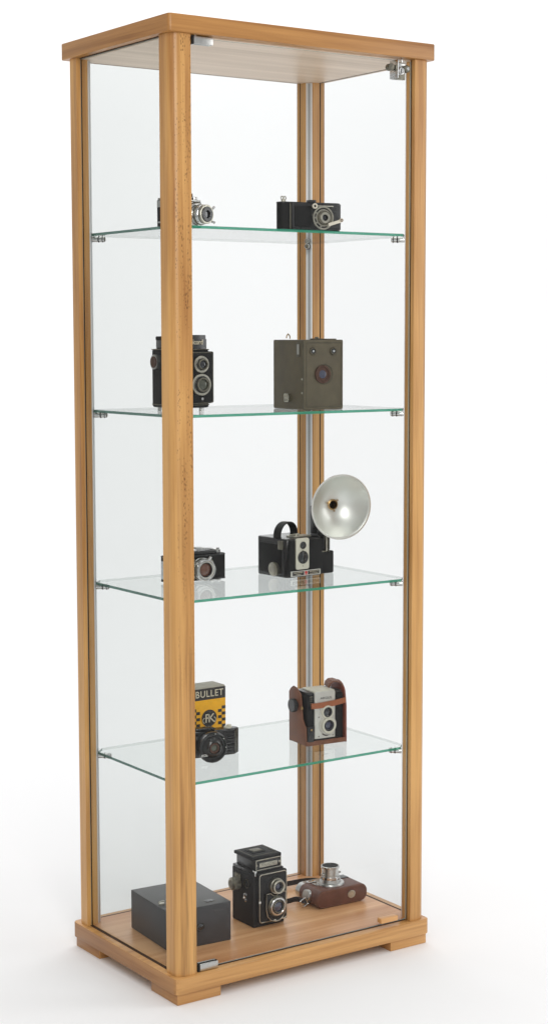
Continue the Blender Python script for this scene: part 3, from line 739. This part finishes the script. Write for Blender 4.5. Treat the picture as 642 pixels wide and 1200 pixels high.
# ------------------------------------------------------------------ D1: bullet camera and its box
def cam_d1():
    w, d, h = .130, .026, .0590
    r = corner_root('bakelite_camera', 'round fronted black bakelite camera in front of the yellow box on the fourth shelf', 'camera', .148, .1785, TOPZ[3], w, d, -9)
    yF = -d/2
    b = MB(); b.prism([(-w/2, -.004), (-w/2+.010, -d/2), (w/2-.012, -d/2), (w/2, -.002), (w/2-.001, .006), (w/2-.008, d/2), (-w/2+.008, d/2), (-w/2, .008)], 0, h, M['bakelite'], 2, bev=.0035, seg=3)
    b.build('body', r)
    b = MB()
    for x in (w/2-.011, w/2-.005): b.tube([(x, yF+(.001 if x < w/2-.008 else .006), .004), (x, yF+(.001 if x < w/2-.008 else .006), h-.004)], .0009, M['agedmetal'], 8)
    for k in range(7): b.box(w/2-.028, w/2-.013, yF-.0006, yF+.001, .008+k*.007, .0105+k*.007, M['leatherette'], bev=.0004)
    b.build('body_ribs', r)
    b = MB(); b.box(-.030, .016, -.009, .009, h-.001, h+.006, M['bakelite'], bev=.003, seg=3); b.build('viewfinder', r)
    b = MB(); b.cyl((w/2-.020, 0, h-.001), (0, 0, 1), .0075, .004, M['cream'], 24, bev=.0008); b.cyl((w/2-.018, 0, h+.003), (0, 0, 1), .0045, .003, M['cream'], 20, bev=.0008); b.build('winding_knob', r)
    L = MB(); x, z = .0005, .0285
    L.lathe([(.0262, -.002), (.0262, .012), (.0275, .014), (.0283, .019), (.0278, .0225), (.0262, .0235), (.0235, .0232), (.0225, .0215), (.0200, .0215), (.0170, .0255), (.0125, .0300), (.0105, .0305), (.0095, .0270), (0, .0270)], (x, yF, z), (0, -1, 0), M['bakelite'], 56)
    stepped(L, x, yF, z, [(.0098, .0060, .026, .0290, M['rust']), (.0062, 0, .0255, .0278, M['lens_green'])])
    for a in (35, -4, 80): L.lathe([(.0015, 0), (0, .001)], (x+.0248*math.cos(math.radians(a)), yF-.0230, z+.0248*math.sin(math.radians(a))), (0, -1, 0), M['silverplate'], 10)
    ln = L.build('lens', r)
    b = MB(); b.text('KODAK', .0062, M['white_print'], front_T(x-.0125, yF-.0240, z-.0125, roll=math.radians(-4)), depth=.0008, space=.95); b.build('lettering', ln)
cam_d1()
def bullet_box():
    w, d, h = .0765, .046, .1260
    r = corner_root('cardboard_box', 'yellow and black printed cardboard box standing behind the round black camera', 'box', .2050, .2130, TOPZ[3], w, d, 0)
    yF = -d/2
    b = MB(); b.box(-w/2, w/2, -d/2, d/2, 0, h, M['cardgrey'], bev=.0030, seg=3); b.build('carton', r)
    b = MB(); y = yF-.0003; hb = .0230; tp = .0030
    b.box(-w/2+.0006, w/2-.0006, y-.0001, y+.001, .003, h-tp-hb, M['yellow']); b.box(-w/2+.0006, w/2-.0006, y-.0001, y+.001, h-tp-hb, h-tp, M['cardblack'])
    cs = .0086; sz = .0062; zt = h-.0480
    for s in (-1, 1):
        for i in range(2):
            for j in range(9):
                if (i+j) % 2 == 0: continue
                xa, xb = sorted((s*(.0205+i*cs), s*(.0205+(i+1)*cs)))
                b.box(xa, xb, y-.0003, y+.0005, zt-(j+1)*sz+.006, zt-j*sz+.006, M['cardblack'])
    cz = h-.0635
    b.lathe([(.0190, 0), (.0190, .0005), (0, .0005)], (0, y, cz), (0, -1, 0), M['yellow'], 48); b.lathe([(.0172, 0), (.0172, .0008), (0, .0008)], (0, y, cz), (0, -1, 0), M['cardblack'], 48)
    pn = b.build('printed_front', r)
    b = MB(); b.text('BULLET', .0190, M['print'], front_T(.001, y-.0003, h-tp-hb/2), depth=.0003, space=1.12, xs=.92)
    b.text('F', .025, M['print'], front_T(-.0045, y-.0010, cz-.001), depth=.0003); b.text('K', .025, M['print'], front_T(.0048, y-.0010, cz-.001), depth=.0003)
    for s in (-1, 1):
        b.tube([(s*.0105+s*.0040*math.cos(q), y-.0011, cz-.004+.0050*math.sin(q)) for q in [PI*k/8-PI/2 for k in range(9)]], .0007, M['print'], 6)
    b.build('lettering', pn)
bullet_box()

# ------------------------------------------------------------------ D2: reflex in brown leather case
def cam_d2():
    w, d, h = .082, .056, .100
    r = corner_root('cased_camera', 'silver fronted twin lens camera in an open brown leather case on the fourth shelf', 'camera', .4035, .152, TOPZ[3], w, d, -5)
    yF = -d/2; t = .0028
    b = MB()   # the case: two side walls, floor, back
    side = [(yF-.002, .002), (d/2, 0), (d/2+.001, h-.004), (d/2-.006, h+.004), (d/2-.014, h+.009), (d/2-.026, h+.007), (yF+.016, h-.004), (yF+.010, .050), (yF-.001, .034)]
    b.prism(side, -w/2, -w/2+t, M['leather'], 0, bev=.0012)
    b.box(-w/2+.001, w/2-.001, yF-.002, d/2, 0, t, M['leather'], bev=.0012)
    b.box(-w/2+.001, w/2-.001, d/2-t, d/2+.001, .001, h-.006, M['leather'], bev=.0012)
    b.box(-w/2+.001, w/2-.001, yF-.0035, yF-.001, 0, .009, M['leather'], bev=.0010)
    cs = b.build('leather_case', r)
    b = MB()
    rs = [(yF-.004, .0), (d/2, 0), (d/2+.001, h-.004)]+[(yF+.024+.0265*math.cos(a_), h-.016+.032*math.sin(a_)) for a_ in [math.radians(40+14*k) for k in range(9)]]+[(yF-.0035, .070)]
    b.prism(rs, w/2-t, w/2+.0006, M['leather_red'], 0, bev=.0012)
    b.strip([(w/2-.0005, yF+.016, h+.006), (w/2-.0015, yF+.017, h+.011), (w/2-.005, yF+.019, h+.0145), (w/2-.011, yF+.021, h+.0165), (w/2-.017, yF+.023, h+.0160), (w/2-.021, yF+.025, h+.0120), (w/2-.022, yF+.027, h+.004)], (.15, 1, .1), .020, .0026, M['leather'])
    b.build('case_flap', cs)
    b = MB(); b.strip([(-w/2+.010, yF-.0035, .0765), (-.018, yF-.0055, .0765), (.014, yF-.0055, .0785), (w/2-.002, yF-.0040, .0815)], (0, 0, 1), .0105, .0020, M['strap']); b.build('strap', cs)
    b = MB(); b.cyl((-w/2, .001, .0745), (-1, 0, 0), .0062, .0045, M['black'], 28); knurled(b, (-w/2-.004, .001, .0745), (-1, 0, 0), .0118, .0075, M['black'], 26); b.build('winding_knob', r)
    b = MB(); b.lathe([(.0035, 0), (.003, .0015), (0, .0022)], (-w/2, -.017, .0715), (-1, 0, 0), M['brass'], 20); b.build('snap', cs)
    b = MB(); bw = w-.010; b.box(-bw/2, bw/2, yF, d/2-.004, t, h-.004, M['leatherette'], bev=.0022)
    b.box(-bw/2-.001, bw/2-.010, yF-.0022, yF+.001, .006, .012, M['bakelite'], bev=.0008)
    b.box(-bw/2-.0018, -bw/2+.012, yF-.0035, yF+.010, .006, .038, M['bakelite'], bev=.0015)
    b.lathe([(.0020, 0), (0, .0012)], (-bw/2+.006, yF-.0036, .031), (0, -1, 0), M['brass'], 12)
    b.build('body', r)
    b = MB(); xa, xb = -.0235, .0180
    b.box(-bw/2+.002, bw/2-.003, yF+.001, d/2-.010, h-.004, h+.001, M['black'], bev=.001); b.box(xa, xb, yF-.001, d/2-.014, h-.002, h+.0035, M['cream'], bev=.0015)
    for k in range(5): b.box(-bw/2+.004, -bw/2+.010, yF-.0008, yF+.002, h-.024+k*.0042, h-.022+k*.0042, M['agedmetal'], bev=.0004)
    b.build('hood', r)
    b = MB(); b.box(xa, xb, yF-.0035, yF+.001, .012, h+.0022, M['silverplate'], bev=.0018, seg=3); fp = b.build('faceplate', r)
    cx = (xa+xb)/2+.0015
    L = MB(); stepped(L, cx+.002, yF-.003, .0625, [(.0150, .0088, 0, .0022, M['silverplate']), (.0118, .0088, .002, .0050, M['cream']), (.0092, .0070, 0, .0040, M['black']), (.0073, 0, 0, .0030, M['lens'])]); L.build('viewing_lens', fp)
    L = MB(); stepped(L, cx+.003, yF-.003, .0370, [(.0170, .0105, 0, .0030, M['silverplate']), (.0140, .0100, .003, .0075, M['cream']), (.0104, .0070, 0, .0065, M['black']), (.0073, 0, .001, .0042, M['lens_blue'])]); L.build('taking_lens', fp)
    b = MB(); b.text('ARGUS', .0062, M['cardblack'], front_T(cx, yF-.0037, h-.0105), depth=.0002, space=1.05, xs=1.15)
    b.build('lettering', fp)
    b = MB(); b.tube([(cx+.001+.010*math.cos(q), yF-.0040, .0265+.009*math.sin(q)) for q in [math.radians(215+11*k) for k in range(11)]], .0011, M['cardblack'], 8)
    b.build('aperture_scale', fp)
    for dx in (-.0145, .0145):
        for zz in (.0165, .054):
            b = MB(); b.lathe([(.0014, 0), (0, .0006)], (cx+dx, yF-.0036, zz), (0, -1, 0), M['agedmetal'], 10); b.build('screw', fp)
cam_d2()

# ------------------------------------------------------------------ E1: big black box camera
def cam_e1():
    w, d, h = .1255, .150, .0760
    r = corner_root('box_camera', 'large plain charcoal box camera behind the front post on the wooden base', 'camera', .0760, .1370, FLOOR, w, d, -4)
    yF = -d/2
    b = MB(); b.box(-w/2, w/2, -d/2, d/2, 0, h, M['greybox'], bev=.0018)
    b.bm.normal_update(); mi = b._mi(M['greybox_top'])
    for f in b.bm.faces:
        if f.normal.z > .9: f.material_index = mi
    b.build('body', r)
    b = MB(); x, z = -w/2+.064, .036
    stepped(b, x, yF, z, [(.0085, .0060, 0, .0012, M['black']), (.0062, 0, 0, .0006, M['lens'])]); b.build('lens', r)
    b = MB(); b.box(w/2-.042, w/2-.026, yF+.014, yF+.026, h-.001, h+.0010, M['black'], bev=.0004); b.box(w/2-.043, w/2-.025, yF+.013, yF+.027, h-.001, h+.0005, M['agedmetal']); b.build('top_window', r)
    b = MB(); b.cyl((-w/2+.010, yF+.045, h), (0, 0, 1), .0055, .003, M['nickel'], 22); b.tube([(-w/2+.010+.0065*math.cos(q), yF+.045, h+.0035+.003*math.sin(q)) for q in [PI*k/8 for k in range(9)]], .0010, M['nickel'], 8); b.build('winding_key', r)
    b = MB(); b.text('KODAK', .0055, M['grey_print'], front_T(w/2-.024, yF-.0002, h-.013), depth=.0003, space=1.3); b.build('lettering', r)
cam_e1()

# ------------------------------------------------------------------ E2: nickel trimmed twin lens reflex
def cam_e2():
    w, d, h = .0700, .0730, .0900
    r = corner_root('twin_lens_camera', 'worn black twin lens reflex camera with nickel trim in the middle of the wooden base', 'camera', .2805, .1585, FLOOR, w, d, 0)
    yF = -d/2
    b = MB(); b.box(-w/2, w/2, -d/2, d/2, 0, h, M['greyblack'], bev=.0022, seg=3); b.box(-w/2+.001, w/2-.001, -d/2+.001, d/2-.001, h-.001, h+.004, M['black'], bev=.001)
    b.build('body', r)
    b = MB(); z0, z1 = h+.004, h+.022
    b.box(-w/2+.006, w/2-.004, yF+.003, d/2-.006, z0-.001, z1, M['black'], bev=.0015)
    b.box(-w/2+.002, w/2-.002, yF+.006, d/2-.003, z1-.001, z1+.0045, M['greyblack'], bev=.0014)
    b.tube([(x_, y_, z1+.0042) for x_, y_ in rrect(w-.016, d-.022, .003, 0, .003)], .0008, M['agedmetal'], 6, True)
    b.box(-.018, .012, -.009, .018, z1+.004, z1+.0058, M['greyblack'], bev=.0008); b.box(-.013, .008, -.004, .013, z1+.0055, z1+.0068, M['agedmetal'], bev=.0005)
    hd = b.build('focusing_hood', r)
    b = MB(); b.tube(outline_tube(rrect(w-.014, .0165, .002, .001, z0+.009), yF+.0025), .0008, M['nickel'], 6, True)
    b.box(-.020, .0205, yF+.0012, yF+.004, z0+.0048, z0+.0125, M['nickel'], bev=.0005)
    for x in (-.0258, .0265): b.lathe([(.0022, 0), (0, .0012)], (x, yF+.003, z0+.009), (0, -1, 0), M['nickel'], 12)
    b.text('ROLLEICORD', .0050, M['agedmetal'], front_T(0, yF+.0011, z0+.0087), depth=.0001, space=1.05)
    b.build('name_plate', hd)
    b = MB(); b.box(-w/2+.006, w/2+.0005, yF-.009, yF+.001, .008, h+.002, M['greyblack'], bev=.0025, seg=3)
    b.tube(outline_tube(rrect(w-.009, h-.010, .005, .0035, .0495), yF-.0088), .0009, M['nickel'], 6, True)
    b.build('lens_board', r)
    L = MB(); cx = .008
    stepped(L, cx, yF-.009, .0680, [(.0150, .0110, 0, .008, M['nickel']), (.0130, .0090, .008, .013, M['agedmetal']), (.0130, .0098, .013, .0150, M['nickel']), (.0100, .0060, .004, .0125, M['black']), (.0085, 0, .006, .009, M['lens_blue'])])
    L.build('viewing_lens', r)
    U = [(-.0225, .0570), (-.0225, .0300), (-.019, .019), (-.011, .012), (.0, .0090), (.010, .0095), (.019, .014), (.0245, .022), (.0265, .034), (.0265, .0560), (.012, .0580), (.004, .0520), (-.004, .0520), (-.012, .0575)]
    L = MB(); L.prism([(cx*.6+a*.90, c) for a, c in U], yF-.0145, yF-.008, M['greyblack'], 1, bev=.001)
    L.tube([(cx*.6+a*.90, yF-.0142, c) for a, c in U], .0009, M['nickel'], 6, True); L.build('shutter_housing', r)
    L = MB(); stepped(L, cx-.001, yF-.0145, .0350, [(.0195, .0155, 0, .003, M['agedmetal']), (.0172, .0135, .003, .0075, M['chrome']), (.0140, .0100, 0, .0065, M['black']), (.0120, .0100, .003, .0085, M['agedmetal']), (.0102, 0, .003, .0062, M['lens_blue'])])
    L.build('taking_lens', r)
    b = MB(); b.lathe([(.0024, 0), (0, .0022)], (-w/2+.0085, yF-.009, .0440), (0, -1, 0), M['white_print'], 14); b.build('stud', r)
    b = MB(); b.lathe([(.0024, 0), (0, .0022)], (.004, yF-.0145, .0105), (0, -1, 0), M['nickel'], 12); b.build('stud', r)
    b = MB(); b.box(-w/2+.002, -w/2+.007, yF-.002, yF+.006, h-.004, h+.006, M['chrome'], bev=.001); b.build('lever', r)
    b = MB(); b.box(-w/2-.003, -w/2+.001, .006, .026, h-.030, h-.006, M['agedmetal'], bev=.002)
    knurled(b, (-w/2-.003, .012, h-.024), (-1, 0, 0), .0125, .014, M['nickel'], 30); b.lathe([(.0105, 0), (.011, .001), (.008, .0018), (.007, .001), (0, .0012)], (-w/2-.017, .012, h-.024), (-1, 0, 0), M['nickel'], 30)
    b.build('focus_knob', r)
    b = MB()
    for y, z, q in ((-.010, .050, .0045), (-.012, .042, .003), (-.006, .045, .0025)): b.lathe([(q, 0), (q*.9, .002), (q*.4, .0035), (0, .0035)], (-w/2, y, z), (-1, 0, 0), M['chrome'], 16)
    b.build('side_catch', r)
    b = MB(); b.ring((-w/2, -.014, h-.020), (-1, 0, 0), .0075, .0066, .001, M['agedmetal'], 24); b.build('side_ring', r)
cam_e2()

# ------------------------------------------------------------------ E3: camera on its back in half case
def cam_e3():
    w, d, h = .117, .078, .0385
    r = corner_root('rangefinder_camera', 'brown leather cased camera lying on its back with its chrome lens pointing up', 'camera', .4560, .1770, FLOOR, w, d, -2)
    yF = -d/2
    b = MB(); b.prism(rrect(w, h, .0165, 0, h/2, 8), yF, d/2-.016, M['leather_dark'], 1, bev=.0022, seg=3)
    b.tube(outline_tube(rrect(w-.006, h-.006, .0145, 0, h/2, 8), yF-.0001), .0006, M['leather'], 6, True)
    cs = b.build('leather_case', r)
    b = MB(); b.prism(rrect(w-.004, h-.004, .016, 0, h/2, 8), d/2-.017, d/2, M['satin'], 1, bev=.0018, seg=3)
    b.cyl((-w/2+.020, d/2-.001, h/2), (0, 1, 0), .009, .006, M['chrome'], 24, bev=.001); b.cyl((w/2-.018, d/2-.001, h/2), (0, 1, 0), .008, .006, M['chrome'], 24, bev=.001)
    b.build('body', r)
    b = MB(); b.lathe([(.0085, 0), (.0085, .0010), (.0070, .0014), (.0065, .0009), (0, .0009)], (.021, yF-.0003, h/2+.001), (0, -1, 0), M['nickel'], 32); b.build('tripod_disc', cs)
    b = MB(); b.box(.028, .046, .006, .024, h-.0008, h+.0012, M['black'], bev=.0006); b.build('viewfinder', r)
    b = MB(); b.box(-.010-.03, -.024, .014, .024, h-.001, h+.003, M['chrome'], bev=.001)
    b.box(-.036, -.030, -.004, .010, h-.001, h+.002, M['satin'], bev=.0008); b.build('lens_lock', r)
    L = MB(); o_ = (-.004, -.004, h)
    L.lathe([(.0270, -.004), (.0272, .0015), (.0262, .0035), (.0205, .0050), (.0198, .0105), (.0168, .0112), (.0162, .0185), (.0172, .0190), (.0172, .0205), (.0162, .0210), (.0160, .0330), (.0176, .0340), (.0178, .0385), (.0168, .0392), (.0157, .0390), (.0150, .0340), (.0, .0335)], o_, (0, 0, 1), M['satin'], 48)
    L.ring((-.004, -.004, h+.0110), (0, 0, 1), .0190, .0160, .0055, M['chrome'], 48)
    for s in (-1, 1): L.cyl((-.004+s*.0165, -.006, h+.022), (s, -.2, 0), .0026, .0050, M['satin'], 14)
    L.lathe([(.0156, 0), (.0156, .0008), (0, .0003)], (-.004, -.004, h+.0372), (0, 0, 1), M['rubber'], 40)
    L.build('lens', r, angle=40)
    b = MB(); b.cyl((-w/2+.004, yF+.020+.012, h*.58), (-1, 0, .12), .0125, .0085, M['satin'], 30, bev=.0014); b.build('winding_knob', r)
    # strap with buckle looping out to the left and back behind the body
    b = MB(); pts = [(-w/2+.002, -.014, .014), (-w/2-.012, -.012, .014), (-w/2-.022, -.004, .020), (-w/2-.034, .012, .010), (-w/2-.050, .034, .006), (-w/2-.058, .060, .006), (-w/2-.050, .090, .007), (-w/2-.026, .108, .008), (.000, .104, .010), (.018, .086, .014), (.024, .060, .018)]
    # smooth it
    for _ in range(2):
        q = [pts[0]]
        for a, c in zip(pts, pts[1:]):
            q.append(tuple(.75*a[i]+.25*c[i] for i in range(3))); q.append(tuple(.25*a[i]+.75*c[i] for i in range(3)))
        q.append(pts[-1]); pts = q
    b.strip(pts, (0, .12, 1), .0105, .0022, M['blackstrap']); sp = b.build('strap', cs)
    b = MB(); T = Matrix.Translation((-w/2-.013, -.0135, .013)) @ Matrix.Rotation(-.5, 4, 'Y')
    fr = rrect(.013, .015, .002); b.tube([(x_, -.0022, z_) for x_, z_ in fr], .0013, M['chrome'], 8, True, T); b.build('buckle', sp)
cam_e3()

# round parts stay round on bodies whose height was fitted separately from their width
for root in [o for o in list(COL.objects) if o.type == 'EMPTY' and o.parent is None and 'cabinet' not in o.name]:
    k = root.scale.x/root.scale.z
    for o in root.children_recursive:
        nm = o.name.split('.')[0]
        if nm in ('lens', 'viewing_lens', 'taking_lens', 'finder_window', 'winding_knob', 'focus_knob', 'reflector', 'tripod_disc') and not root.name.startswith('rangefinder') and o.parent.name.split('.')[0] != 'lens':
            zs = [v.co.z for v in o.data.vertices]; zc = (min(zs)+max(zs))/2
            if nm == 'reflector': zc = .1375
            o.scale.z = k; o.location.z = zc*(1-k)

# ------------------------------------------------------------------ camera
cd = bpy.data.cameras.new('camera'); cam = bpy.data.objects.new('camera', cd); COL.objects.link(cam); SC.camera = cam
yaw, pit, rol = .6034, -.1003, -.0021
fw = Vector((math.sin(yaw)*math.cos(pit), math.cos(yaw)*math.cos(pit), math.sin(pit)))
rt = Vector((math.cos(yaw), -math.sin(yaw), 0)); up = rt.cross(fw)
r2 = rt*math.cos(rol)+up*math.sin(rol); u2 = -rt*math.sin(rol)+up*math.cos(rol)
mw = Matrix.Identity(4)
for i in range(3): mw[i][0], mw[i][1], mw[i][2] = r2[i], u2[i], -fw[i]
mw.translation = Vector((-1.6123, -2.6601, 1.2343)); cam.matrix_world = mw
cd.sensor_fit = 'VERTICAL'; cd.sensor_height = 36; cd.sensor_width = 36; cd.lens = 2035.02*36/1200; cd.clip_start = .05; cd.clip_end = 200

# ------------------------------------------------------------------ light
wd = bpy.data.worlds.new('World'); SC.world = wd; wd.use_nodes = True
bg = wd.node_tree.nodes['Background']; bg.inputs[0].default_value = (1, 1, 1, 1); bg.inputs[1].default_value = .52
def area(name, loc, target, sx, sy, power, col=(1, 1, 1)):
    l = bpy.data.lights.new(name, 'AREA'); l.shape = 'RECTANGLE'; l.size = sx; l.size_y = sy; l.energy = power; l.color = col
    o = bpy.data.objects.new(name, l); COL.objects.link(o); o.location = loc
    o.rotation_euler = (Vector(target)-Vector(loc)).to_track_quat('-Z', 'Y').to_euler()
    return o
area('softbox_front', (-1.1, -2.35, 2.15), (.3, .2, .9), .8, 1.9, 36, (1, .985, .96))
area('softbox_right', (2.6, -1.5, 1.7), (.3, .2, .9), 1.0, 1.9, 17)
area('softbox_overhead', (.6, .2, 4.2), (.4, .2, 0), 3.5, 3.5, 40)
area('backdrop_lamp', (1.2, 1.9, 4.6), (2.6, 4.2, 1.4), 4, 1.2, 92)

SC.view_settings.view_transform = 'Standard'; SC.view_settings.look = 'None'; SC.view_settings.exposure = 0; SC.view_settings.gamma = 1
SC.render.engine = 'CYCLES'
SC.cycles.transparent_max_bounces = 24; SC.cycles.max_bounces = 10
SC.cycles.use_denoising = True
